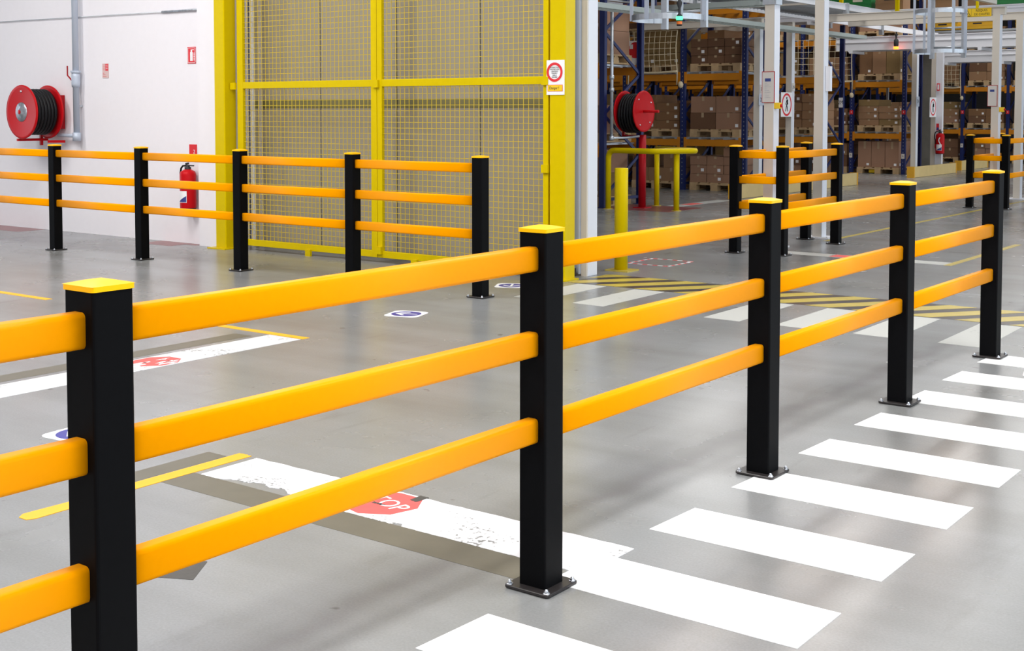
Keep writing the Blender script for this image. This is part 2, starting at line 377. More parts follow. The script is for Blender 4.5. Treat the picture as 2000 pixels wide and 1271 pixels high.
for i in range(12):
    for (ax, ay, bx, by) in ((-6.36, 10.32, -5.92, 10.32), (-5.92, 10.32, -5.92, 10.79), (-5.92, 10.79, -6.36, 10.79), (-6.36, 10.79, -6.36, 10.32)):
        if i < 8:
            u0, u1 = i/8, (i+1)/8
            xa, ya, xb, yb = ax+(bx-ax)*u0, ay+(by-ay)*u0, ax+(bx-ax)*u1, ay+(by-ay)*u1
            if ax != bx: poly = rect(min(xa, xb), max(xa, xb), ya-.012, ya+.012)
            else: poly = rect(xa-.012, xa+.012, min(ya, yb), max(ya, yb))
            mark([poly], 'tape_piece', 'redsign' if i % 2 else 'white', t, z=.0014)
def redpatch(label, pts):
    t = thing('red_floor_patch', label, 'floor marking'); mark([pts], 'paint', 'redfloor', t, z=.0012)
redpatch('dull red painted patch under the wall hose reel', [(-15.2, 8.62), (-13.85, 8.62), (-13.85, 8.99), (-15.2, 8.99)])
redpatch('dull red painted patch under the wall extinguisher', [(-11.6, 8.68), (-11.08, 8.68), (-11.08, 8.88), (-10.9, 8.89), (-10.9, 8.99), (-11.6, 8.99)])
redpatch('dull red painted square around the red hose reel pole', [(-10.35, 15.9), (-9.1, 15.9), (-9.1, 16.9), (-10.35, 16.9)])
def sticker(cx, cy, rz, label, s=.262):
    t = thing('floor_sticker', label, 'sticker', (cx, cy, 0), rz)
    b = MB().prism(rrect(s, s, .05), 'z', 0, .0015); b.build('backing', 'white', t)
    MB().lathe([(0, .0021), (s*.41, .0021), (s*.41, .0010)], 'z', (0, 0, 0), 40, False).build('disc', 'stickerblue', t)
    a = MB(); a.box(-.065, .085, -.009, .009, .0022, .0027)
    a.add([(-.085, 0, .0027), (-.073, .013, .0027), (-.005, .075, .0027), (.012, .062, .0027), (-.06, -.004, .0027)], [(0, 1, 2, 3, 4)])
    a.add([(-.085, 0, .00275), (-.073, -.013, .00275), (-.005, -.075, .00275), (.012, -.062, .00275), (-.06, .004, .00275)], [(4, 3, 2, 1, 0)])
    a.build('arrow', 'white', t)
sticker(-6.01, 6.765, .31, 'blue disc floor sticker with white arrow in the open middle floor')
sticker(-6.30, 8.40, PI/2+.5, 'blue disc floor sticker with white arrow behind the second near post')
sticker(-4.93, 3.36, .1, 'blue disc floor sticker partly hidden left of the nearest post')
sticker(-1.80, 7.32, .2, 'blue disc floor sticker cut by the right edge on the zebra crossing')

# ------------------------------------------------------------------ safety barriers
PH, BH = .0485, .0817
_post = MB().prism(rrect(PH*2, PH*2, .007, 3), 'z', .010, 1.086)
def pmesh(b, m):
    o = b.build('tmp', m); me = o.data; bpy.data.objects.remove(o); return me
ME_POST = pmesh(_post, 'black')
cp = MB()
cp.prism(rrect(.1034, .1034, .008, 3), 'z', 1.082, 1.093)
cp.add([(-.0515, -.0515, 1.093), (.0515, -.0515, 1.093), (.0515, .0515, 1.093), (-.0515, .0515, 1.093), (-.02, -.02, 1.1005), (.02, -.02, 1.1005), (.02, .02, 1.1005), (-.02, .02, 1.1005)],
       [(0, 1, 5, 4), (1, 2, 6, 5), (2, 3, 7, 6), (3, 0, 4, 7), (4, 5, 6, 7)], True)
ME_CAP = pmesh(cp, 'capyellow')
ME_PLATE = pmesh(MB().prism(rrect(BH*2, BH*2, .012, 4), 'z', .0024, .012, inset=(.02, .002)), 'plate')
ME_BOLT = pmesh(MB().prism([(.0085*math.cos(k*PI/3), .0085*math.sin(k*PI/3)) for k in range(6)], 'z', .012, .019).lathe([(.011, .012), (.011, .0135), (0, .0135)], 'z', (0, 0, 0), 12).lathe([(.005, .019), (.004, .024), (0, .025)], 'z', (0, 0, 0), 8), 'bolt')
def barrier(label, posts, spans, group=None, ycross=False):
    t = thing('safety_barrier', label, 'barrier', (posts[0][0], posts[0][1], 0))
    ox, oy = posts[0]
    for x, y in posts:
        p = link('post', ME_POST, t, (x-ox, y-oy, 0))
        link('post_cap', ME_CAP, p, label='yellow cap'); link('base_plate', ME_PLATE, p)
        for sx in (-1, 1):
            for sy in (-1, 1): link('bolt', ME_BOLT, p, (sx*.068, sy*.068, 0))
    for a, b in spans:
        (xa, ya), (xb, yb) = (posts[a], posts[b]) if isinstance(a, int) else (a, b)
        for z in (1.003, .748, .488):
            L = math.hypot(xb-xa, yb-ya); r = MB().prism(rrect(.0745, .046, .011, 4), 'x', 0.04, L-.04, smooth=True)
            # prism('x') profile is (y, z): swap so height is vertical
            r = MB().prism(rrect(.046, .0745, .0115, 4), 'x', .044, L-.044, smooth=True)
            o = r.build('rail', 'orange', t, (xa-ox, ya-oy, z)); o.rotation_euler = (0, 0, math.atan2(yb-ya, xb-xa))
    return t
FX = -2.2159
barrier('long orange three-rail barrier on black posts, nearest, running away along the zebra crossing',
        [(FX, .03), (FX, 1.5579), (FX, 3.105), (FX, 4.6254), (FX, 6.1626), (FX, 7.6516)], [(0, 1), (1, 2), (2, 3), (3, 4), (4, 5)])
LY = 7.7287
barrier('orange three-rail barrier on black posts in front of the white wall and yellow gate',
        [(-13.14, LY), (-11.7125, LY), (-10.2828, LY), (-8.8588, LY), (-7.4585, LY), (-6.0978, LY)], [(0, 1), (1, 2), (2, 3), (3, 4), (4, 5)])
barrier('small orange railed guard of four black posts around the middle white column',
        [(-5.96, 11.75), (-5.47, 11.80), (-5.475, 13.18), (-5.955, 13.47)], [(0, 1), (1, 2), (0, 3)])
barrier('orange railed guard around the far right white column, cut by the picture edge',
        [(-5.945, 19.35), (-5.43, 19.35), (-5.43, 20.85), (-5.945, 20.9)], [(0, 1), (1, 2), (0, 3)])

# ------------------------------------------------------------------ yellow gate
def gpost(x0, x1, y0, y1, label):
    t = thing('gate_post', label, 'post', ((x0+x1)/2, (y0+y1)/2, 0))
    w, d = x1-x0, y1-y0
    MB().prism(rrect(w, d, .012, 3), 'z', .01, 3.5).build('shaft', 'gateyellow', t)
    MB().box(-w/2-.08, w/2+.04, -d/2-.05, d/2, 0, .012).build('base_plate', 'gateyellow', t)
    return t
gpost(-10.50, -10.34, 8.82, 8.98, 'thick yellow square post at the left end of the mesh gate')
gpost(-6.272, -6.112, 8.90, 9.06, 'thick yellow square post right of the mesh gate carrying a round sign')
g = thing('mesh_gate', 'tall yellow double gate of wire mesh between two yellow posts', 'gate', (0, 8.93, 0))
MB().box(-10.245, -10.16, -.02, .02, .05, 3.4).build('stile', 'gateyellow', g, bevel=.004)
MB().box(-8.355, -8.281, -.02, .02, .05, 3.4).build('stile', 'gateyellow', g, bevel=.004)
MB().box(-8.276, -8.215, -.02, .02, .05, 3.4).build('stile', 'gateyellow', g, bevel=.004)
MB().box(-6.347, -6.293, -.02, .02, .05, 3.4).build('stile', 'gateyellow', g, bevel=.004)
for a, b in ((-10.16, -8.355), (-8.215, -6.347)):
    for z0, z1 in ((.05, .115), (1.672, 1.74), (3.33, 3.4)):
        MB().box(a, b, -.018, .018, z0, z1).build('crossbar', 'gateyellow', g, bevel=.003)
    wm = MB(); n = int((b-a)/.0535)
    for i in range(1, n): x = a+(b-a)*i/n; wm.box(x-.0022, x+.0022, -.004, 0, .11, 3.34)
    z = .16
    while z < 3.33: wm.box(a, b, .0, .004, z-.0022, z+.0022); z += .0535
    wm.build('wire_mesh', 'meshyellow', g, kind='stuff')
for x, z in ((-10.29, 1.70), (-8.28, 1.70), (-6.315, 1.70), (-6.315, .95), (-8.25, .12), (-10.29, 2.75), (-9.2, .03), (-7.8, .03)):
    MB().box(x-.035, x+.035, -.045, -.018, z-.035, z+.035).build('hinge_bracket' if z > .1 else 'roller', 'gateyellow', g)
# beige panelled door behind it
d = thing('folding_door', 'closed beige panel door behind the yellow mesh gate', 'door', (0, 9.33, 0))
xs = [-10.50, -9.45, -8.40, -7.36, -6.34]
for i in range(4):
    MB().box(xs[i]+.006, xs[i+1]-.006, 0, .05, .06, 1.47).box(xs[i]+.006, xs[i+1]-.006, 0, .05, 1.56, 3.6).box(xs[i]+.006, xs[i+1]-.006, .012, .05, 1.47, 1.56).build('panel', 'doorpanel', d)
    MB().box(xs[i]+.006, xs[i+1]-.006, .006, .0115, 1.472, 1.558).build('band', 'doorband', d)
    MB().box(xs[i]+.006, xs[i+1]-.006, .0, .045, .0, .058).build('rubber_seal', 'hazblack', d)
MB().box(-10.5, -6.34, .051, .06, 0, 3.6).build('backing', 'hazblack', d)
MB().box(-10.49, -10.44, -.028, -.002, 0, 3.6).build('end_strip', 'white', d)
MB().box(-10.36, -10.32, -.03, -.002, .02, 3.6).build('edge_profile', 'cream', d)
t = thing('door_jamb', 'grey beige vertical jamb panel right of the yellow gate post', 'jamb', (-6.33, 9.28, 0))
MB().box(-.10, .065, 0, .12, 0, 6.6).build('panel', 'doorpanel', t)
t = thing('door_track', 'blue-grey vertical steel track beside the white partition column', 'track', (-6.22, 9.26, 0))
MB().box(-.044, .035, 0, .012, .02, 6.6).box(-.044, -.034, -.03, 0, .02, 6.6).box(.025, .035, -.03, 0, .02, 6.6).build('channel', 'bluegrey', t)
t = thing('floor_bracket', 'small dark bracket at the foot of the door jamb', 'bracket', (-6.25, 9.21, 0))
MB().box(-.07, .03, -.03, .03, 0, .07).build('block', 'hazblack', t, bevel=.005)

# ------------------------------------------------------------------ signs
def board(name, label, cat, loc, w, h, m='white', group=None, th=.004):
    t = thing(name, label, cat, loc); MB().box(-w/2, w/2, -th, 0, -h/2, h/2).build('board', m, t); return t
RX = (PI/2, 0, 0)
def ring(t, cx, cz, r0, r1, m, y=-.006, name='ring', n=40, sx=1.0):
    b = MB(); vs = []
    for k in range(n):
        a = 2*PI*k/n; vs += [(cx+sx*r0*math.cos(a), y, cz+r0*math.sin(a)), (cx+sx*r1*math.cos(a), y, cz+r1*math.sin(a))]
    b.add(vs, [(2*k, 2*k+1, (2*k+3) % (2*n), (2*k+2) % (2*n)) for k in range(n)]); return b.build(name, m, t)
s = board('danger_sign', 'white sign with red ring and yellow danger strip on the right gate post', 'sign', (-6.205, 8.896, 1.727), .183, .293)
ring(s, -.008, .045, .060, .082, 'redsign')
for i, tx in enumerate(('INTERDICTION', "D'ENTRER DANS", "L'ENCEINTE", 'PENDANT', 'QUE LA', 'MACHINE')):
    text_mesh(tx, .0155, 'signblack', 'lettering', s, (-.008, -.0062, .085-.0165*i), RX, .0003, .85)
MB().box(-.08, .075, -.0055, -.004, -.118, -.062).build('strip_border', 'redsign', s)
MB().box(-.077, .072, -.0065, -.0055, -.115, -.065).build('yellow_strip', 'signyellow', s)
text_mesh('Danger !', .034, 'signblack', 'lettering', s, (-.01, -.0072, -.090), RX, .0003, .85)
s = board('fire_sign', 'small red sign on the jamb behind the right gate post', 'sign', (-6.315, 9.278, 1.33), .08, .10, 'redsign')
for q in range(4): MB().box(-.018+(q % 2)*.012, .025, -.0055, -.004, .028-.022*q, .040-.022*q).build('print', 'white', s)
# wall signs
s = board('extinguisher_sign', 'red sign with white extinguisher symbol high on the white wall', 'sign', (-11.07, 8.998, 2.043), .135, .18, 'redsign')
MB().box(-.022, .022, -.0055, -.004, -.06, .035).box(-.012, .012, -.0055, -.004, .035, .055).box(-.012, .04, -.0055, -.004, .055, .063).build('symbol', 'white', s)
MB().box(-.062, -.056, -.0055, -.004, -.082, .082).box(.056, .062, -.0055, -.004, -.082, .082).box(-.062, .062, -.0055, -.004, .077, .082).box(-.062, .062, -.0055, -.004, -.082, -.077).build('border', 'white', s)
for q in range(5): MB().box(.036, .05, -.0055, -.004, -.055+q*.018, -.045+q*.018).build('print', 'white', s)
s = board('extinguisher_sign', 'red sign directly above the wall extinguisher, half hidden by the top rail', 'sign', (-11.065, 8.998, 1.00), .125, .16, 'redsign')
text_mesh('2', .06, 'white', 'lettering', s, (.02, -.005, .0), RX, .0005)
s = board('fire_sign', 'faded pink and white instruction sign between the pipe and the extinguisher sign', 'sign', (-12.60, 8.998, 1.905), .115, .165, 'fadedpink')
MB().box(.0, .052, -.0055, -.004, 0, .078).build('red_field', 'redsign', s)
for q in range(4): MB().box(-.05, -.004, -.0055, -.004, .065-q*.018, .068-q*.018).build('print', 'redsign', s)
for q in range(3): MB().box(-.05, -.02+.02*q, -.0055, -.004, -.03-q*.018, -.026-q*.018).build('print', 'redsign', s)
for q in range(3): MB().box(.01, .045, -.0065, -.0055, .06-q*.02, .066-q*.02).build('print', 'white', s)
# conduit line
t = thing('conduit', 'thin grey horizontal conduit high on the white wall with brown end', 'pipe', (-11, 8.985, 2.53))
MB().tube([(-9, 0, .06), (-.55, 0, 0)], .0045, 8).build('cable', 'galv', t)
MB().tube([(-.55, 0, 0), (.13, 0, -.003)], .012, 8).build('sleeve', 'dial', t)

# pipe with valve
t = thing('water_pipe', 'grey vertical water pipe with valve feeding the wall hose reel', 'pipe', (-13.06, 8.915, 0))
MB().tube([(0, 0, 6.5), (0, 0, 1.13)], .036, 14).build('riser', 'bluegrey', t)
MB().tube([(0, 0, 1.15), (-.36, 0, 1.155)], .022, 12).build('branch', 'bluegrey', t)
MB().lathe([(.0, -.05), (.048, -.05), (.048, .05), (0, .05)], 'z', (0, 0, 1.14), 14).build('elbow', 'bluegrey', t)
MB().lathe([(.0, -.08), (.046, -.08), (.05, -.04), (.05, .04), (.046, .09), (0, .09)], 'z', (0, 0, 1.80), 14).lathe([(0, -.012), (.06, -.012), (.06, .012), (0, .012)], 'z', (0, 0, 1.90), 8, False).build('valve', 'bluegrey', t)
MB().bar((-.05, -.02, 1.80), (-.12, -.03, 1.86), .012).bar((-.12, -.03, 1.86), (-.12, -.03, 1.97), .012).build('lever', 'redpole', t)
MB().bar((0, .03, 1.5), (0, .083, 1.5), .02).build('wall_clip', 'galv', t)

def hose_reel(label, loc, axis, crank=False):
    # axis: 'y' = sticks out of a wall towards -y, 'x' = front disc on +x side; origin at the drum centre
    t = thing('hose_reel', label, 'hose reel', loc)
    s = -1 if axis == 'y' else 1
    f, b = s*.17, -s*.17
    def disc(c, name, hole):
        pr = [(.0 if not hole else .10, c-s*.006), (.29, c-s*.006), (.315, c-s*.012), (.318, c), (.312, c+s*.008), (.285, c+s*.002), (.12, c+s*.006), (.0 if not hole else .10, c+s*.002)]
        return MB().lathe(pr, axis, (0, 0, 0), 48).build(name, 'red', t)
    disc(f, 'front_disc', not crank); disc(b, 'back_disc', False)
    h = MB(); coil = .0185
    for lay in range(2):
        for k in range(7):
            c = b+s*(.04+k*.043)+s*lay*.018; rad = .215+lay*.036
            pts = []
            for q in range(36):
                a = 2*PI*q/36; u, v = rad*math.cos(a), rad*math.sin(a)
                pts.append({'y': (v, c, u), 'x': (c, u, v)}[axis])
            h.tube(pts, coil+.004, 8, closed=True)
    if crank:  # loops sagging lower
        for k in range(5):
            c = b+s*(.05+k*.05); pts = []
            for q in range(30):
                a = 2*PI*q/30; u, v = .26*math.cos(a), .275*math.sin(a)-.035
                pts.append((c, u, v))
            h.tube(pts, .022, 8, closed=True)
    h.build('hose', 'hose', t)
    MB().lathe([(.19, b), (.19, f)], axis, (0, 0, 0), 32).build('drum', 'hose', t)
    if crank:
        MB().tube([(f, 0, 0), (f+.02, 0, 0), (f+.26, 0, .0)], .022, 12).build('crank_handle', 'red', t)
        for a in (.6, 2.3, 4.2, 5.5): MB().lathe([(0, f+.02), (.012, f+.012), (.014, f+.004)], 'x', (0, .24*math.cos(a), .24*math.sin(a)), 8).build('rivet', 'bolt', t)
    else:
        MB().lathe([(0, f-.035), (.035, f-.03), (.06, f-.012), (.112, f-.012), (.116, f+.004), (0, f+.02)], axis, (0, 0, 0), 24).build('hub', 'dial', t)
        MB().lathe([(.028, f-.036), (0, f-.04)], axis, (0, 0, 0), 12).build('hub_cap', 'red', t)
        MB().lathe([(0, f-.018), (.014, f-.014), (.014, f)], axis, (.0, 0, .24), 8).build('rivet', 'bolt', t)
    return t
hr = hose_reel('red hose reel with black hose on the white wall', (-13.60, 8.72, 1.43), 'y')
MB().bar((-.12, -.16, -.33), (-.12, .24, -.33), .03).bar((-.14, .17, -.40), (-.14, .17, .0), .03).bar((.24, .24, -.35), (.1, .1, -.35), .03).build('guide_bracket', 'red', hr)
MB().box(-.2, .2, .2, .27, -.2, .2).build('wall_bracket', 'redpole', hr)
# wall extinguisher
def extinguisher(label, loc, sc=1.0, rot=0, logo=False):
    t = thing('fire_extinguisher', label, 'extinguisher', loc, rot); t.scale = (sc, sc, sc)
    MB().lathe([(0, 0), (.083, 0), (.086, .012), (.086, .02)], 'z', (0, 0, 0), 28).build('foot_ring', 'signblack', t)
    MB().lathe([(.086, .015), (.088, .03), (.088, .375), (.078, .405), (.045, .425), (.028, .432), (0, .434)], 'z', (0, 0, 0), 32).build('cylinder', 'red', t)
    MB().lathe([(.034, .428), (.036, .452), (.022, .458), (.022, .478), (0, .478)], 'z', (0, 0, 0), 18).build('valve', 'signblack', t)
    MB().bar((-.03, 0, .472), (.095, 0, .470), .02, .012).bar((-.03, 0, .488), (.01, 0, .494), .02, .02).build('lever', 'signblack', t)
    pts = [(-.03, -.01, .468), (-.07, -.01, .465), (-.098, -.01, .44), (-.112, -.01, .39), (-.112, -.01, .33), (-.098, -.01, .29), (-.095, -.01, .2)]
    MB().tube(pts, .010, 10).build('hose', 'hose', t)
    MB().tube([(-.095, -.01, .2), (-.085, -.03, .12)], .012, 10).build('nozzle', 'redsign', t)
    b = MB(); n = 10; vs = []
    for k in range(n+1):
        a = -2.15+1.30*k/n; vs += [(.0895*math.cos(a), .0895*math.sin(a), .075), (.0895*math.cos(a), .0895*math.sin(a), .20)]
    b.add(vs, [(2*k, 2*k+2, 2*k+3, 2*k+1) for k in range(n)]); b.build('label', 'white', t)
    b = MB(); vs = []
    for k in range(n+1):
        a = -2.10+1.20*k/n; vs += [(.090*math.cos(a), .090*math.sin(a), .08), (.090*math.cos(a), .090*math.sin(a), .085+.062*k/n)]
    b.add(vs, [(2*k, 2*k+2, 2*k+3, 2*k+1) for k in range(n)]); b.build('label_print', 'blueprint', t)
    if logo:
        b = MB(); vs = []
        for k in range(13):
            u = k/12; a = -PI/2+.25+.22*math.sin(u*2*PI); vs += [(.0905*math.cos(a-.12), .0905*math.sin(a-.12), .12+.22*u), (.0905*math.cos(a+.12), .0905*math.sin(a+.12), .12+.22*u)]
        b.add(vs, [(2*k, 2*k+1, 2*k+3, 2*k+2) for k in range(12)]); b.build('white_swirl', 'white', t)
    MB().box(-.03, .03, .086, .10, .1, .36).build('wall_bracket', 'galv', t)
    return t
extinguisher('red fire extinguisher hanging on the white wall behind the barrier', (-11.035, 8.897, .385), 1.0)

# ------------------------------------------------------------------ bollard, pole reel, tube guard
t = thing('bollard', 'short fat yellow round bollard beside the white column', 'bollard', (-6.11, 9.80, 0))
MB().lathe([(.0, 0), (.061, 0), (.061, .925), (.058, .93), (0, .93)], 'z', (0, 0, 0), 32).build('tube', 'gateyellow', t)
MB().box(-.11, .13, -.10, .10, 0, .012).build('base_plate', 'hazyellow', t)
t = thing('reel_pole', 'red round pole standing inside the yellow tube guard', 'pole', (-9.86, 16.40, 0))
MB().lathe([(0, .01), (.056, .01), (.056, 1.09), (0, 1.09)], 'z', (0, 0, 0), 24).build('tube', 'redpole', t)
MB().box(-.1, .1, -.1, .1, 0, .012).build('base_plate', 'redpole', t)
MB().bar((0, 0, 1.07), (-.33, 0, 1.07), .035).bar((-.33, 0, 1.05), (-.33, 0, 1.46), .035).build('arm', 'redpole', t)
hose_reel('red hose reel with thick black hose on the free-standing red pole', (-9.96, 16.33, 1.44), 'x', crank=True).scale = (.97, .97, .97)
t = thing('tube_guard', 'bent yellow tube guard rail around the red pole', 'guard rail', (0, 0, 0))
def arc(pts, rad, n=6):
    out = [Vector(pts[0])]
    for i in range(1, len(pts)-1):
        p, a, b = Vector(pts[i]), Vector(pts[i-1]), Vector(pts[i+1])
        da = (a-p).normalized(); db = (b-p).normalized(); A = p+da*rad; B = p+db*rad
        for k in range(n+1): u = k/n; out.append(A*(1-u)**2+p*2*u*(1-u)+B*u*u)
    out.append(Vector(pts[-1])); return out
GZ = .868
MB().tube(arc([(-10.14, 15.90, .0), (-10.14, 15.90, GZ), (-9.30, 15.78, GZ), (-8.93, 16.42, GZ), (-9.90, 16.88, GZ)], .13), .042, 14).build('top_tube', 'gateyellow', t)
MB().tube([(-9.14, 16.16, 0), (-9.14, 16.16, GZ)], .042, 14).build('leg', 'gateyellow', t)
MB().tube([(-9.88, 16.86, 0), (-9.88, 16.86, GZ)], .040, 14).build('leg', 'gateyellow', t)
for x, y in ((-10.14, 15.90), (-9.14, 16.16), (-9.88, 16.86)): MB().lathe([(0, .008), (.07, .008), (.07, 0)], 'z', (x, y, 0), 16).build('foot_flange', 'hazyellow', t)
t = thing('downpipe', 'slim galvanised pipe with couplings beside the nearest blue rack upright', 'pipe', (-9.96, 15.7, 0))
MB().tube([(0, 0, 1.02), (0, 0, 2.94)], .024, 12).build('pipe', 'galv', t)
for z in (1.05, 1.75, 1.93): MB().lathe([(0, -.03), (.036, -.03), (.036, .03), (0, .03)], 'z', (0, 0, z), 12).build('coupling', 'galv', t)
MB().tube([(0, 0, 1.05), (.0, .35, 1.05), (.1, .6, 1.07)], .02, 10).build('branch', 'galv', t)

# ------------------------------------------------------------------ pallet racks
LV = [.93, 2.12, 3.10, 4.20]
def rack(label, xs, y0, y1, H, levels, tagtext=None, skip=(), only_levels=None, endlabel=None):
    t = thing('pallet_rack', label, 'rack', (xs[0], y0, 0)); X0 = xs[0]; D = y1-y0; w = .09
    up = MB()
    up.box(-w/2, w/2, 0, .008, 0, H).box(-w/2, -w/2+.008, .008, .07, 0, H).box(w/2-.008, w/2, .008, .07, 0, H).box(-w/2-.03, w/2+.03, -.03, .1, 0, .008)
    meF = pmesh(up, 'rackblue')
    sl = MB(); z = .12
    while z < min(H, 3.4): sl.box(-.008, .008, -.0015, 0, z, z+.022); z += .075
    meS = pmesh(sl, 'slot')
    br = MB(); z = .15; k = 0
    while z+.62 < H:
        a, b = ((0, .05, z), (0, D-.05, z+.62)) if k % 2 == 0 else ((0, D-.05, z), (0, .05, z+.62))
        br.bar(a, b, .022, .045); z += .62; k += 1
    br.bar((0, .05, .12), (0, D-.05, .12), .022, .045)
    meB = pmesh(br, 'rackblue')
    for x in xs:
        for yy in (0, D):
            o = link('upright', meF, t, (x-X0, yy, 0))
            if yy: o.rotation_euler = (0, 0, PI)
            if yy == 0 and 'slots' in skip or yy and 'rslots' in skip:
                link('slot_row', meS, o, kind='stuff')
            elif yy: link('slot_row', meS, o, kind='stuff')
        link('bracing', meB, t, (x-X0, 0, 0))
    for i in range(len(xs)-1):
        a, b = xs[i]-X0+w/2, xs[i+1]-X0-w/2
        for z in (only_levels[i] if only_levels else levels):
            for yy in (-.01, D-.04):
                bm = MB().box(a, b, yy, yy+.05, z-.12, z).box(a, b, yy+.006, yy+.044, z-.06, z-.055)
                bm.box(a-.004, a+.05, yy-.008, yy, z-.17, z+.04).box(b-.05, b+.004, yy-.008, yy, z-.17, z+.04)
                bm.build('beam', 'rackorange', t)
            dk = MB()
            for q in range(5):
                xx = a+.08+(b-a-.16)*q/4; dk.box(xx-.03, xx+.03, -.012, D, z+.001, z+.028)
            dk.box(a, b, .0, .02, z+.028, z+.04)
            dk.build('shelf_deck', 'galv', t)
    return t
def plate(label, x, y, z, w, h, txt, col='white', tc='signblack', name='location_plate', rz=0):
    s = board(name, label, 'sign', (x, y, z), w, h, col); s.rotation_euler = (0, 0, rz)
    text_mesh(txt, h*.55, tc, 'lettering', s, (0, -.0052, 0), RX, .0004, .75); return s

# carton and pallet masters
cart = {}
def cpos(i, n): return {1: ['only'], 2: ['left', 'right'], 3: ['left', 'centre', 'right']}[n][i]
def carton_mesh(w, d, h, mi):
    key = (round(w, 2), round(d, 2), round(h, 2), mi)
    if key not in cart:
        b = MB().box(-w/2, w/2, 0, d, 0, h-.012)
        b.box(-w/2+.002, -.004, .002, d-.002, h-.012, h).box(.004, w/2-.002, .002, d-.002, h-.014, h-.002)
        cart[key] = (pmesh(b, CB[mi]), pmesh(MB().box(-.025, .025, -.0015, 0, h*.72, h).box(-.025, .025, 0, d, h, h+.001), 'tape'), pmesh(MB().box(w/2-.11, w/2-.05, -.002, 0, .04, .095), 'white'),
                     pmesh(MB().box(w/2, w/2+.002, .06, .12, .04, .10), 'white'))
    return cart[key]
pal = MB()
for q in range(5): pal.box(-.5+q*.21, -.5+q*.21+.16, 0, .9, .122, .144)
for y in (0, .4, .8): pal.box(-.5, .5, y, y+.1, .10, .122)
PAL_T = pmesh(pal, 'wood')
pal = MB()
for x in (-.5, -.07, .36):
    for y in (0, .38, .76): pal.box(x, x+.14, y, y+.14, .022, .10)
PAL_B = pmesh(pal, 'wood')
pal = MB()
for x in (-.5, -.07, .36): pal.box(x, x+.14, 0, .9, 0, .022)
PAL_L = pmesh(pal, 'wood')
def visible(x, y, z0, z1, pad=.7):
    d0 = Vector((x, y, z0))-Vector((0, 0, EYE)); zc = d0.dot(fw)
    if zc < 1: return False
    px = 1000+F_PX*d0.dot(r2)/zc; pb = CY-F_PX*d0.dot(u2)/zc; wpx = F_PX*pad/zc
    return px+wpx > 1168 and px-wpx < 2005 and pb > 0
NC = [0]
def load(x, y, z, shelf, rackname, bay, nx, nz, hz, seed=0, w=.98, style=0, pallet=True, depth=.8):
    """one pallet load: pallet + nx * nz cartons facing -y (and +x)"""
    where = f"{'floor level' if shelf == 'floor' else shelf}, {rackname}, {bay} bay from right"
    rg = random.Random(seed+int(x*100)+int(z*37)+int(y*11))
    if not visible(x, y, z, z+1): return
    zz = z
    if pallet:
        p = thing('pallet', 'wood pallet, '+where, 'pallet', (x, y+.02, z+.001), group='pallet '+where)
        link('deck_boards', PAL_T, p, kind='stuff'); link('blocks', PAL_B, p, kind='stuff'); link('runners', PAL_L, p, kind='stuff'); zz = z+.146
    mi0 = rg.choice([0, 1, 2, 3, 4]) if style == 0 else style-1
    top = [0]*nx
    for i in range(nx):
        cw = w/nx
        n = nz if rg.random() > .3 else max(1, nz-1)
        for k in range(n):
            if not visible(x, y, zz+k*hz, 0): continue
            mi = mi0 if rg.random() < .7 else rg.choice([0, 1, 2, 3, 4])
            me = carton_mesh(cw-.012, depth, hz-.004, mi)
            c = thing('carton', f"brown carton, {cpos(i, nx)} stack, {['bottom', 'second', 'third', 'fourth'][k]} tier, {where}", 'box', (x-w/2+cw*(i+.5)+rg.uniform(-.004, .004), y+.04+rg.uniform(0, .03), zz+k*hz), group='cartons '+where)
            link('box', me[0], c); link('tape', me[1], c)
            if rg.random() < .55: link('shipping_label', me[2], c)
            if i == nx-1 and rg.random() < .7: link('side_label', me[3], c)
            NC[0] += 1

# rack A, nearest, only its end frame shows
ra = rack('nearest blue rack, only its end frame seen right behind the white partition column', [-12.78, -11.54, -10.30], 15.96, 17.09, 4.3, LV, skip=('rslots',))
for z, nz, hz, nm in ((.0, 2, .36, 'floor'), (.97, 2, .42, 'middle shelf'), (2.16, 2, .36, 'upper shelf'), (3.14, 2, .3, 'top shelf')):
    load(-10.92, 16.08, z, nm, 'nearest rack', 'first', 2, nz, hz, 3, style=3)
# rack B
XB = [-14.02, -12.78, -11.54, -10.30]
rb = rack('second blue and orange rack behind the red hose reel', XB, 20.6, 21.7, 4.2, [.93, 2.12, 3.3], skip=('slots', 'rslots'))
cfg = {(0, 0): (2, 3, .22), (0, 1): (2, 3, .22), (1, 0): (3, 2, .25), (1, 1): (2, 4, .16), (1, 2): (2, 3, .22), (0, 2): (2, 2, .25),
       (2, 0): (3, 4, .16), (2, 1): (2, 2, .30), (2, 2): (3, 4, .15)}
ORD = ['first', 'second', 'third', 'fourth', 'fifth', 'sixth', 'seventh', 'eighth']
SH = ['floor', 'middle shelf', 'upper shelf', 'top shelf']
for (i, lv), (nx, nz, hz) in cfg.items():
    st = {(1, 2): 4, (1, 1): 2, (2, 0): 3, (2, 2): 5}.get((i, lv), 0)
    load((XB[i]+XB[i+1])/2, 20.65, [0, .97, 2.16][lv], SH[lv], 'second rack', ORD[2-i], nx, nz, hz, 5, style=st, w=1.02)
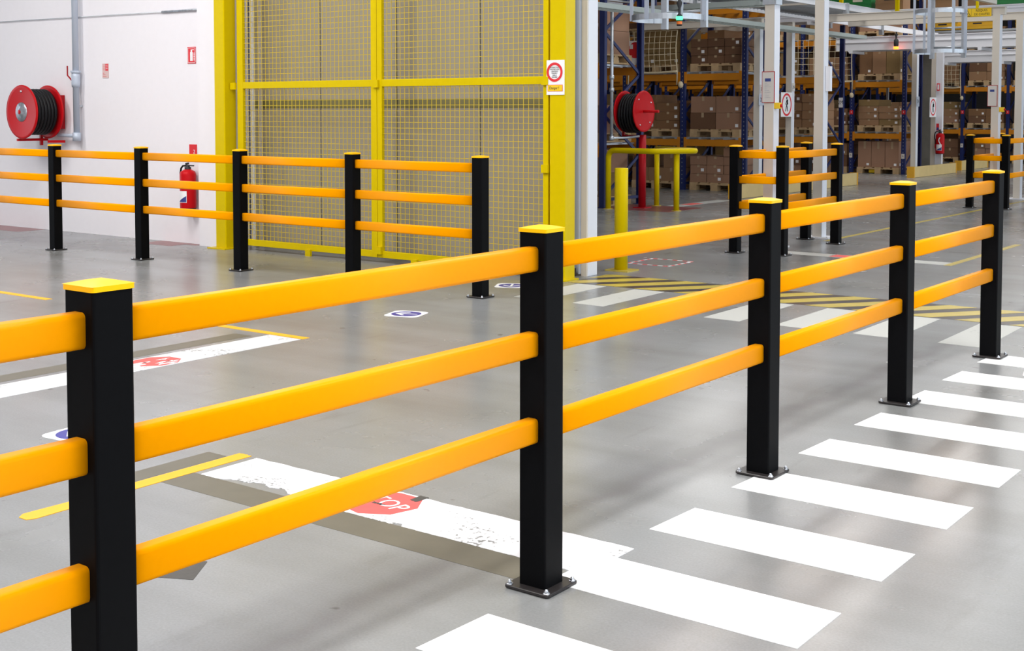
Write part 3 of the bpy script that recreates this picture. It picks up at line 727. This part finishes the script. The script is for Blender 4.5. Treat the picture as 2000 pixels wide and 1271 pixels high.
# rack C
XC = [-16.5, -15.26, -14.02, -12.78, -11.54, -10.3]
rack('blue and orange rack whose end upright carries the white 2M plate', XC, 23.96, 25.04, 3.2, LV, skip=('rslots',), only_levels=[[.93, 2.12, 3.06]]*3+[[.93, 2.12], [.93, 2.12]])
for i in range(5):
    for lv, z in enumerate((0, .97, 2.16, 3.10)):
        if i > 2 and lv > 1 or i < 2 and lv == 0: continue
        nx, nz, hz = {(4, 1): (3, 4, .17), (4, 0): (3, 3, .22), (3, 1): (2, 3, .2)}.get((i, lv), (2, 2, .28))
        load((XC[i]+XC[i+1])/2, 24.0, z, SH[lv], 'plated rack', ORD[4-i], nx, nz, hz, 7, style={(4, 1): 1}.get((i, lv), 0), w=1.05)
# rack D
XD = [-20.2, -18.98, -17.74, -16.5, -15.26, -14.02, -12.78, -11.54, -10.3]
rack('third blue and orange rack with the large cargo net, behind the middle white columns', XD, 28.6, 29.7, 4.7, LV, skip=('slots',))
for i in range(len(XD)-1):
    for lv, z in enumerate((0, .97, 2.16, 3.14)):
        if i < 4 and lv < 2: continue
        pre = {(7, 1): (2, 4, .15), (7, 2): (3, 1, .64), (7, 0): (3, 1, .6), (6, 1): (2, 3, .2), (6, 2): (3, 3, .2)}.get((i, lv), (2, 2, .27))
        load((XD[i]+XD[i+1])/2, 28.65, z, SH[lv], 'third rack', ORD[7-i], *pre, 11, style={(7, 1): 1, (7, 2): 2}.get((i, lv), 0))
# rack E
XE = [-13.94, -12.7, -11.46, -10.22, -8.98]
rack('farthest blue and orange rack behind the right-hand white columns', XE, 36.5, 37.6, 4.9, LV)
for i in range(4):
    for lv, z in enumerate((0, .97, 2.16, 3.14)):
        load((XE[i]+XE[i+1])/2, 36.55, z, SH[lv], 'farthest rack', ORD[3-i], 2, 2 if lv != 1 else 3, .26 if lv != 1 else .2, 13)
# dark deep shelving masses further back
XG = [-26+1.3*k for k in range(9)]
rack('dim rack line deep in the warehouse on the left', XG, 33, 34.1, 4.9, LV)
for i in range(8):
    for lv, z in enumerate((0, .97, 2.16, 3.14)):
        load((XG[i]+XG[i+1])/2, 33.05, z, SH[lv], 'dim deep rack', ORD[7-i], 1, 1, .7, 17)

XH = [-27+1.3*k for k in range(12)]
rack('very dim rack line at the back of the warehouse', XH, 40.5, 41.6, 5.2, LV)
for i in range(11):
    for lv, z in enumerate((0, .97, 2.16, 3.14)):
        load((XH[i]+XH[i+1])/2, 40.55, z, SH[lv], 'backmost rack', (ORD+['ninth', 'tenth', 'eleventh'])[10-i], 1, 1, .75, 19, pallet=False)

# plates on the racks
plate('white plate reading 2M on the tall blue upright right of the middle column', -10.30, 25.035-.075, 1.62, .09, .2, '2M')
for x, Y in ((-11.54, 28.6), (-10.3, 28.6), (-11.46, 36.5), (-10.22, 36.5)):
    nm = {(-11.54, 28.6): 'third rack upright beside the netted bay', (-10.3, 28.6): 'third rack right end upright', (-11.46, 36.5): 'farthest rack upright left of the far column', (-10.22, 36.5): 'farthest rack upright right of the far column'}[(x, Y)]
    plate('small red plate with letter B on the '+nm, x, Y-.003, 1.42, .085, .095, 'B', 'redsign', 'white')
    plate('small pale plate with letter A on the '+nm, x, Y-.003, .42 if Y < 30 else .48, .075, .11, 'A', 'paper')

# cargo nets
def net(label, x0, x1, y, z0, z1, cell, sag=.0, side=None):
    t = thing('cargo_net', label, 'net', (x0, y, 0)); b = MB(); W_ = x1-x0; nx = int(W_/cell); nz = int((z1-z0)/cell)
    def P(u, v): return (u*W_-sag*math.sin(PI*v)*(u*2-1)*.6, -.03-.05*math.sin(PI*u)*math.sin(PI*v), z0+(z1-z0)*v+.02*math.sin(PI*u)*(1-v)*-1)
    for i in range(nx+1): b.tube([P(i/nx, k/6) for k in range(7)], .0055, 4)
    for k in range(nz+1): b.tube([P(i/6, k/nz) for i in range(7)], .0055, 4)
    b.build('net_mesh', 'net', t, kind='stuff')
    b = MB()
    b.tube([P(k/8, 0) for k in range(9)], .022, 6); b.build('bottom_rope', 'net', t)
    for u in (0, 1): MB().tube([P(u, 1-k/8) for k in range(9)]+[(u*W_, -.04, z0-.25)], .012, 6).build('side_rope', 'net', t)
net('cream cord net hanging over the cartons behind the red hose reel', -12.66, -11.62, 20.57, 2.17, 2.92, .105, .05)
net('large white cord net across the third rack between the middle columns', -13.0, -11.50, 28.56, 2.14, 3.12, .13, .04)
net('small white cord net on the farthest rack right of the concrete pillar', -12.0, -11.50, 36.46, 2.12, 2.85, .11, .03)
for label, p in (('round rope weight hanging at the right end of the large net', (-11.5, 28.50, 1.82)), ('rope weight hanging beside the first tall upright', (-11.54, 20.53, 1.93)), ('rope weight hanging at the small far net', (-11.46, 36.41, 1.82))):
    t = thing('rope_weight', label, 'weight', p); MB().lathe([(0, -.07), (.04, -.05), (.05, 0), (.03, .05), (0, .06)], 'z', (0, 0, 0), 12).build('body', 'net', t)

# ------------------------------------------------------------------ gantry columns
def column(x0, y0, label, w=.115, z1=2.94, base=True, m='cream'):
    t = thing('steel_column', label, 'column', (x0+w/2, y0+.06, 0))
    MB().box(-w/2, w/2-.006, -.06, .06, .012, z1).build('shaft', m, t)  # white column; its dimmer front light is put into the default cream
    MB().box(w/2-.006, w/2, -.062, .062, .012, z1).build('lit_face', 'column', t, label='lit side of the column, brightness put into its colour')  # thin sheet coloured as the side lit from the right
    if base:
        MB().box(-.14, .16, -.12, .14, 0, .014).build('base_plate', 'whitemetal', t)
        for sx in (-.11, .13):
            for sy in (-.09, .11): link('bolt', ME_BOLT, t, (sx, sy, .002))
    return t
column(-5.967, 12.40, 'thick white column with a framed notice, inside the four-post guard')
column(-5.965, 13.68, 'white column standing just behind the four-post guard', z1=3.3)
column(-10.04, 20.45, 'slim white column marked 2N left of the framed notice')
column(-10.02, 21.72, 'slim white column carrying the larger pedestrian sign')
column(-5.98, 20.45, 'white column inside the right guard with a small framed notice')
column(-5.975, 21.72, 'white column at the right picture edge behind the guard')
column(-9.985, 28.2, 'far white column left of the concrete pillar')
t = column(-9.985, 29.5, 'far white column with extinguisher and small pedestrian sign')
MB().box(.058, .20, -.05, .05, .012, 2.94).build('side_panel', 'whitemetal', t)
column(-5.98, 28.2, 'white column far beyond the right guard'); column(-5.98, 29.5, 'white column farthest beyond the right guard')
struct(MB().box(-10.76, -10.45, 31, 31.4, 0, 6.6).build('trim_3', 'concrete'))
# shaft heads of the nearest columns
t = thing('column_head', 'grey steel head sleeve on the column with the framed notice', 'bracket', (-5.91, 12.46, 2.56))
MB().box(-.075, .062, -.078, -.064, 0, .3).box(.064, .078, -.078, .07, 0, .3).build('sleeve', 'galv', t)
for y in (20.50, 21.77, 28.25, 29.55):
    t = thing('cross_beam', {20.50: 'cream cross beam spanning the columns, nearest and lowest in view', 21.77: 'cream cross beam just behind the nearest one', 28.25: 'far cream cross beam over the concrete pillar side', 29.55: 'farthest cream cross beam'}[y], 'beam', (-8, y, 2.94))
    for a_, b_ in (((-4.4, -1.9), (-.85, 2.2)) if y < 25 else ((-3.5, 3.9),)): MB().box(a_, b_, -.05, .05, 0, .12).box(a_, b_, -.07, .07, .115, .125).build('beam', 'cream', t)
for y in (12.46, 13.74):
    t = thing('cross_beam', {12.46: 'cross beam over the framed notice column, above the picture', 13.74: 'cross beam over the column behind the guard, above the picture'}[y], 'beam', (-8, y, 3.3 if y > 13 else 2.94))
    MB().box(-2.1, 2.2, -.05, .05, 0, .12).build('beam', 'cream', t)
# conveyor lines overhead
def conveyor_y(label, xa, xb, y0, ya1, yb1, z):
    t = thing('roller_conveyor', label, 'conveyor', (xa, y0, z))
    MB().box(-.02, .02, 0, yb1-y0, 0, .10).box(-.035, .02, 0, yb1-y0, .098, .104).build('side_rail', 'whitemetal', t)
    MB().box(xb-xa-.02, xb-xa+.02, 0, ya1-y0, 0, .10).box(xb-xa-.02, xb-xa+.035, 0, ya1-y0, .098, .104).build('side_rail', 'whitemetal', t)
    rl = MB(); y = .05
    while y < min(ya1, yb1)-y0: rl.tube([(.02, y, .07), (xb-xa-.02, y, .07)], .024, 6); y += .14
    rl.build('rollers', 'galv', t, kind='stuff')
    for y in (1.5, 4.2, 6.9, 9.6, 12.3):
        MB().box(-.03, .05, y, y+.09, -.11, .12).build('hanger', 'galv', t)
        if y < ya1-y0: MB().box(xb-xa-.03, xb-xa+.05, y, y+.09, -.11, .12).build('hanger', 'galv', t)
    for y in (2, 5.5, 9):
        MB().box(.02, xb-xa-.02, y, y+.05, .0, .03).build('tie_bar', 'cream', t)
    return t
conveyor_y('overhead white conveyor running away above the slim columns', -9.93, -8.5, 13.8, 23.4, 29.7, 3.15)
t = thing('cable_tray', 'grey-green wire cable tray slung beneath the overhead conveyor', 'cable tray', (-9.70, 14, 2.86))
tr = MB().box(-.15, -.145, 0, 10.4, .0, .07).box(.145, .15, 0, 10.4, 0, .07)
y = 0
while y < 10.4: tr.box(-.15, .15, y, y+.012, 0, .006); y += .12
for k in range(5): tr.box(-.12+.06*k, -.114+.06*k, 0, 10.4, .004, .01)
tr.build('tray', 'traygreen', t, kind='stuff')
t = thing('cable_tray', 'second grey-green cable tray crossing towards the racks at upper left', 'cable tray', (-12.1, 17.5, 3.02))
tr = MB().box(-1.4, 3.6, 0, .005, 0, .08).box(-1.4, 3.6, .3, .305, 0, .08)
for k in range(42): tr.box(-1.4+.12*k, -1.388+.12*k, 0, .3, 0, .006)
tr.box(-1.4, 3.6, .08, .22, .008, .03); tr.build('tray', 'traygreen', t, kind='stuff')
def conveyor_x(label, x0, x1, y0, y1, z, h=.20):
    t = thing('belt_conveyor', label, 'conveyor', (x0, y0, z)); L = x1-x0; D = y1-y0
    MB().box(0, L, 0, .03, 0, h).box(0, L, -.02, .03, h*.55, h*.62).box(0, L, -.02, .04, h-.02, h).build('side_panel', 'whitemetal', t)
    MB().box(0, L, D-.03, D, 0, h).build('side_panel', 'whitemetal', t)
    MB().box(0, L, .03, D-.03, h*.4, h*.55).build('bed', 'cream', t)
    for k in range(int(L/1.4)): MB().box(.3+k*1.4, .38+k*1.4, .0, D, -.06, 0).build('cross_member', 'whitemetal', t)
    return t
conveyor_x('white belt conveyor crossing in front of the third rack', -11.35, -1.5, 27.2, 27.9, 2.78, .30)
conveyor_x('farther white belt conveyor near the farthest rack', -11.2, -1.5, 33.2, 33.9, 2.70, .30)
conveyor_x('long cream belt conveyor high above the middle columns', -12.6, -1.5, 24.6, 25.4, 3.27, .16)
conveyor_x('white belt conveyor at upper right behind the warning sign', -9.6, -1.5, 31.2, 31.9, 3.02, .22)
# totes riding on the conveyors
def tote(x, y, z, m, label, grp, w=.56, h=.32, mesh=False):
    t = thing('storage_tote', label, 'tote', (x, y, z), group=grp)
    b = MB().box(-w/2, w/2, 0, .015, 0, h).box(-w/2, w/2, .385, .4, 0, h).box(-w/2, -w/2+.015, .015, .385, 0, h).box(w/2-.015, w/2, .015, .385, 0, h).box(-w/2, w/2, 0, .4, 0, .015)
    b.build('shell', m, t); MB().box(-w/2-.012, w/2+.012, -.012, .0, h-.03, h).box(-w/2-.006, w/2+.006, -.008, 0, h*.45, h*.45+.02).build('rim', m, t)
    MB().box(-.1, .1, -.004, 0, h*.62, h*.78).build('hand_slot', 'signblack' if m != 'green' else 'cream', t)
for k, x in enumerate((-11.9, -11.2, -10.55, -9.9, -9.25, -8.3, -7.55, -6.9, -6.2, -5.5)):
    m_ = 'green' if k in (1, 2, 3, 7, 8) else 'crate'
    tote(x, 24.78, 3.435, m_, f"{'green plastic' if m_ == 'green' else 'brown slatted'} tote, {['leftmost', 'second', 'third', 'fourth', 'fifth', 'sixth', 'seventh', 'eighth', 'ninth', 'rightmost'][k]} on the long cream conveyor", f"{'green' if m_ == 'green' else 'brown'} totes on the long cream conveyor")
for k, x in enumerate((-8.4, -7.75, -7.1, -6.45, -5.8, -5.1)):
    tote(x, 31.35, 3.243, 'green' if k % 3 else 'crate', f"{'green' if k % 3 else 'brown'} tote, {['leftmost', 'second', 'third', 'fourth', 'fifth', 'rightmost'][k]} on the upper right conveyor", 'totes on the upper right conveyor', .62, .17)
for k, x in enumerate((-10.7, -9.9, -9.1, -7.9)):
    tote(x, 29.95, 3.318, 'toteorange', ['leftmost', 'second', 'third', 'rightmost'][k]+' ochre slatted crate high beyond the overhead conveyor', 'ochre crates beyond the overhead conveyor', .7, .2)
t = thing('crate_shelf', 'thin steel shelf holding the ochre crates beyond the overhead conveyor', 'shelf', (-11.2, 29.9, 3.27)); MB().box(0, 4, 0, .5, 0, .045).build('deck', 'galv', t)
MB().box(.0, .05, 0, .05, -3.27, 0).build('support_post', 'galv', t); MB().box(3.95, 4, .45, .5, -3.27, 0).build('support_post', 'galv', t)
for i, (x, y) in enumerate(((-10.15, 24.55), (-9.0, 24.55), (-8.35, 24.55))):
    t = thing('guard_post', ['leftmost', 'middle', 'rightmost'][i]+' yellow guard post on the long cream conveyor', 'post', (x, y, 3.2), group='yellow posts on the long cream conveyor')
    MB().box(-.035, .035, -.03, .03, 0, .9).build('post', 'gateyellow', t)
    MB().box(-.06, .06, -.035, .035, 0, .03).build('foot', 'signblack', t)

# ladder cages
def cage(label, C, zlow):
    t = thing('ladder_cage', label, 'ladder', (C[0], C[1], 0)); r = .35
    for z in (zlow, zlow+.57, zlow+1.14):
        hp = MB(); n = 40; vs = []
        for k in range(n+1):
            a = math.radians(-235+ (290)*k/n)
            for rr_ in (r, r-.006):
                for zz in (z, z+.055): vs.append((rr_*math.cos(a), rr_*math.sin(a), zz))
        fs = []
        for k in range(n):
            o = 4*k; fs += [(o, o+4, o+5, o+1), (o+2, o+3, o+7, o+6), (o+1, o+5, o+7, o+3), (o, o+2, o+6, o+4)]
        hp.add(vs, fs); hp.build('hoop', 'galv', t)
    for a in (-215, -150, -95, -40, 20):
        a = math.radians(a); x, y = .352*math.cos(a), .352*math.sin(a)
        MB().bar((x, y, zlow+.0), (x, y, zlow+1.2), .045 if a > -2 else .035, .008).build('strap', 'bluegrey', t)
    s1, s2 = Vector((.28, .215)), Vector((-.20, .285))
    for s_ in (s1, s2): MB().box(s_.x-.032, s_.x+.032, s_.y-.02, s_.y+.02, zlow-.06, zlow+1.9).build('stile', 'galv', t)
    zb = zlow+(.82 if C[1] > 15 else 1.0)
    MB().box(-.5, .5, .31, .40, zb, zb+.1).box(.18, .26, .40, 1.86, zb, zb+.1).build('support_beam', 'cream', t)
    for k in range(6): MB().tube([(s1.x, s1.y, zlow+.1+.28*k), (s2.x, s2.y, zlow+.1+.28*k)], .014, 8).build('rung', 'galv', t)
    return t
cage('near ladder safety cage hanging at the top beside the white partition', (-6.25, 10.86), 2.315)
cage('far ladder safety cage hanging above the two far white columns', (-6.13, 18.42), 2.27)
# signs on columns
s = board('framed_notice', 'large framed notice with red frame on the thick white column', 'notice', (-5.915, 12.396, 1.695), .145, .33, 'redpole', th=.008)
MB().box(-.066, .066, -.010, -.008, -.158, .158).build('sheet', 'paper', s); MB().box(-.036, .03, -.0115, -.010, .06, .092).build('heading', 'blueprint', s)
for q in range(9): MB().box(-.04, -.04+.03+.04*((q*7) % 3)/2, -.011, -.010, .04-q*.019, .043-q*.019).build('print', 'dial', s)
s = board('framed_notice', 'small framed notice on the far right column', 'notice', (-5.96, 20.446, 1.685), .15, .33, 'redpole', th=.008)
MB().box(-.069, .069, -.010, -.008, -.158, .158).build('sheet', 'paper', s); MB().box(-.036, .03, -.0115, -.010, .06, .095).build('heading', 'blueprint', s)
def ped_sign(label, loc, w, h):
    s = board('pedestrian_sign', label, 'sign', loc, w, h); s.rotation_euler = (0, 0, PI/2)
    ring(s, 0, 0, w*.36, w*.44, 'redsign', sx=1.0)
    b = MB(); k = w/.23; y = -.0065
    b.lathe([(0, y-.001), (.011*k, y-.001), (.011*k, y)], 'y', (0, 0, .058*k), 14, False)
    def lim(p, q, ww): b.bar((p[0]*k, y, p[1]*k), (q[0]*k, y, q[1]*k), .002, ww*k)
    lim((0, .045), (0, .0), .022); lim((0, .005), (-.022, -.06), .012); lim((0, .005), (.02, -.06), .012); lim((0, .04), (-.024, .0), .009); lim((0, .04), (.026, .008), .009)
    b.build('walker', 'signblack', s)
    return s
ped_sign('larger white no-pedestrians sign with red ring on the slim middle column', (-9.898, 21.49, 1.562), .47, .44)
ped_sign('smaller white no-pedestrians sign with red ring on the far column', (-9.862, 29.27, 1.535), .44, .45)
plate('grey plate reading 2N on the slim left column', -9.918, 20.50, 1.64, .20, .19, '2N', 'bluegrey', rz=PI/2)
plate('small plate reading 2N higher on the slim left column', -9.918, 20.51, 1.83, .115, .15, '2N', 'paper', rz=PI/2)
plate('small plate reading 2N above the larger pedestrian sign', -9.898, 21.78, 1.88, .115, .15, '2N', 'paper', rz=PI/2)
plate('grey plate with letters on the far column left of the concrete pillar', -9.862, 28.26, 1.66, .2, .22, '2N', 'bluegrey', rz=PI/2)
s = board('fire_sign', 'small red and white sign high on the far column', 'sign', (-9.80, 29.44, 2.0), .07, .17, 'redsign')
MB().box(-.02, .02, -.0055, -.004, -.06, .06).build('symbol', 'white', s)
s = board('fire_sign', 'small red and blue sign above the far extinguisher', 'sign', (-9.80, 29.44, 1.08), .06, .16, 'redsign')
MB().box(-.02, .025, -.0055, -.004, -.07, -.01).build('symbol', 'blueprint', s)
extinguisher('red fire extinguisher with white swirl hanging on the far column', (-9.72, 29.38, .46), 1.12, 0, True)
t = thing('push_button', 'yellow switch box with red button on the thick white column', 'switch', (-5.825, 12.43, 1.50))
MB().box(-.03, .035, -.03, .03, -.032, .032).build('box', 'signyellow', t, bevel=.004); MB().lathe([(0, .052), (.018, .05), (.018, .036)], 'x', (0, 0, 0), 14).build('button', 'red', t)
t = thing('push_button', 'yellow switch box with red button on the far right column', 'switch', (-5.83, 20.5, 1.47))
MB().box(-.035, .035, -.03, .03, -.035, .035).build('box', 'signyellow', t, bevel=.004); MB().lathe([(0, .052), (.018, .05), (.018, .036)], 'x', (0, 0, 0), 14).build('button', 'red', t)
t = thing('control_panel', 'pale switch panel on the right side of the column behind the guard', 'panel', (-5.845, 13.75, 1.82))
MB().box(0, .05, -.03, .035, -.15, .13).build('box', 'whitemetal', t)
s = board('warning_sign', 'yellow sign reading risques de chutes under the right gantry', 'sign', (-6.215, 20.43, 2.985), .44, .135, 'signyellow')
text_mesh('RISQUES', .05, 'signblack', 'lettering', s, (.07, -.0055, .03), RX, .0005, .95); text_mesh('DE CHUTES', .048, 'signblack', 'lettering', s, (.075, -.0055, -.028), RX, .0005, .95)
tri = MB(); a_ = [(-.205, -.052), (-.10, -.052), (-.1525, .05)]
for k in range(3): p, q = a_[k], a_[(k+1) % 3]; tri.bar((p[0], -.005, p[1]), (q[0], -.005, q[1]), .002, .007)
tri.bar((-.165, -.005, -.035), (-.14, -.005, -.005), .002, .01).bar((-.16, -.005, -.01), (-.135, -.005, -.035), .002, .007); tri.build('triangle_symbol', 'signblack', s)
MB().bar((-.2, -.005, .062), (.2, -.005, .062), .001, .003).bar((-.2, -.005, -.062), (.2, -.005, -.062), .001, .003).bar((-.085, -.005, .06), (-.085, -.005, -.06), .001, .003).build('border', 'signblack', s)
MB().bar((0, .01, .066), (0, .01, .2), .04).build('post_mount', 'gateyellow', s)
s = board('safety_poster', 'white poster with a big red circle behind the second blue upright', 'poster', (-10.42, 17.105, 2.31), .30, .45)
ring(s, 0, .08, 0.0, .125, 'redsign', name='disc'); MB().box(-.10, -.04, -.0075, -.0065, .1, .17).build('print', 'white', s)
# beacons
t = thing('signal_beacon', 'green and orange signal beacon hanging beside the near ladder cage', 'beacon', (-5.92, 10.5, 0))
MB().lathe([(0, 2.235), (.024, 2.235), (.026, 2.25)], 'z', n=20).build('end_cap', 'signblack', t)
MB().lathe([(0, 2.278), (.027, 2.278), (.027, 2.288), (0, 2.288)], 'z', n=20).build('black_band', 'signblack', t)
MB().lathe([(.026, 2.25), (.027, 2.278)], 'z', n=20).build('orange_lens', 'lensorange', t)
MB().lathe([(.027, 2.288), (.033, 2.30), (.03, 2.325), (0, 2.325)], 'z', n=20).build('green_lens', 'ledgreen', t)
MB().lathe([(0, 2.326), (.03, 2.326), (.012, 2.35), (.012, 2.40), (.028, 2.45), (.01, 2.48), (.01, 3.3), (0, 3.3)], 'z', n=16).build('mount', 'signblack', t)
t = thing('signal_beacon', 'lit red-orange beacon on a black body under the overhead conveyor', 'beacon', (-9.93, 27.05, .075))
MB().lathe([(0, 2.70), (.05, 2.705), (.055, 2.75), (.05, 2.76)], 'z', n=20).build('lit_lens', 'ledred', t)
MB().lathe([(.045, 2.76), (.05, 2.80), (.05, 2.90), (.02, 2.93), (.02, 2.98), (.045, 3.03), (0, 3.04)], 'z', n=16).build('body', 'signblack', t)
MB().tube([(0, 0, 3.03), (0, 0, 3.075)], .015, 8).build('arm', 'signblack', t)
# board kerbs protecting the racks
def kerb(label, x, y0, y1, h=.235):
    t = thing('kerb_board', label, 'kerb board', (x, y0, 0))
    MB().box(-.03, .03, .06, y1-y0-.06, 0.005, h).build('board', 'board', t)
    MB().box(-.12, .035, 0, .055, 0, h+.008).build('end_piece', 'boardend', t); MB().box(-.12, .035, y1-y0-.055, y1-y0, 0, h+.008).build('end_piece', 'boardend', t)
kerb('long pale yellow kerb board with ochre ends behind the four-post guard', -9.60, 18.9, 24.1)
kerb('pale yellow kerb board with ochre ends before the concrete pillar', -9.62, 27.3, 30.2)
kerb('second pale yellow kerb board partly behind the right guard', -9.9, 31.4, 33.6)
t = thing('floor_block', 'small yellow block lying on the floor under the third rack', 'block', (-11.0, 28.75, .02)); MB().box(-.14, .14, -.04, .04, .0, .07).build('block', 'signyellow', t)
t = thing('chute_panel', 'orange panel standing at the right picture edge behind the columns', 'panel', (-5.2, 22.6, 0)); MB().box(-.3, .5, -.02, .02, .01, .45).build('panel', 'boardend', t); MB().box(-.3, -.26, -.04, .04, 0, .5).build('post', 'boardend', t)
print('cartons', NC[0])
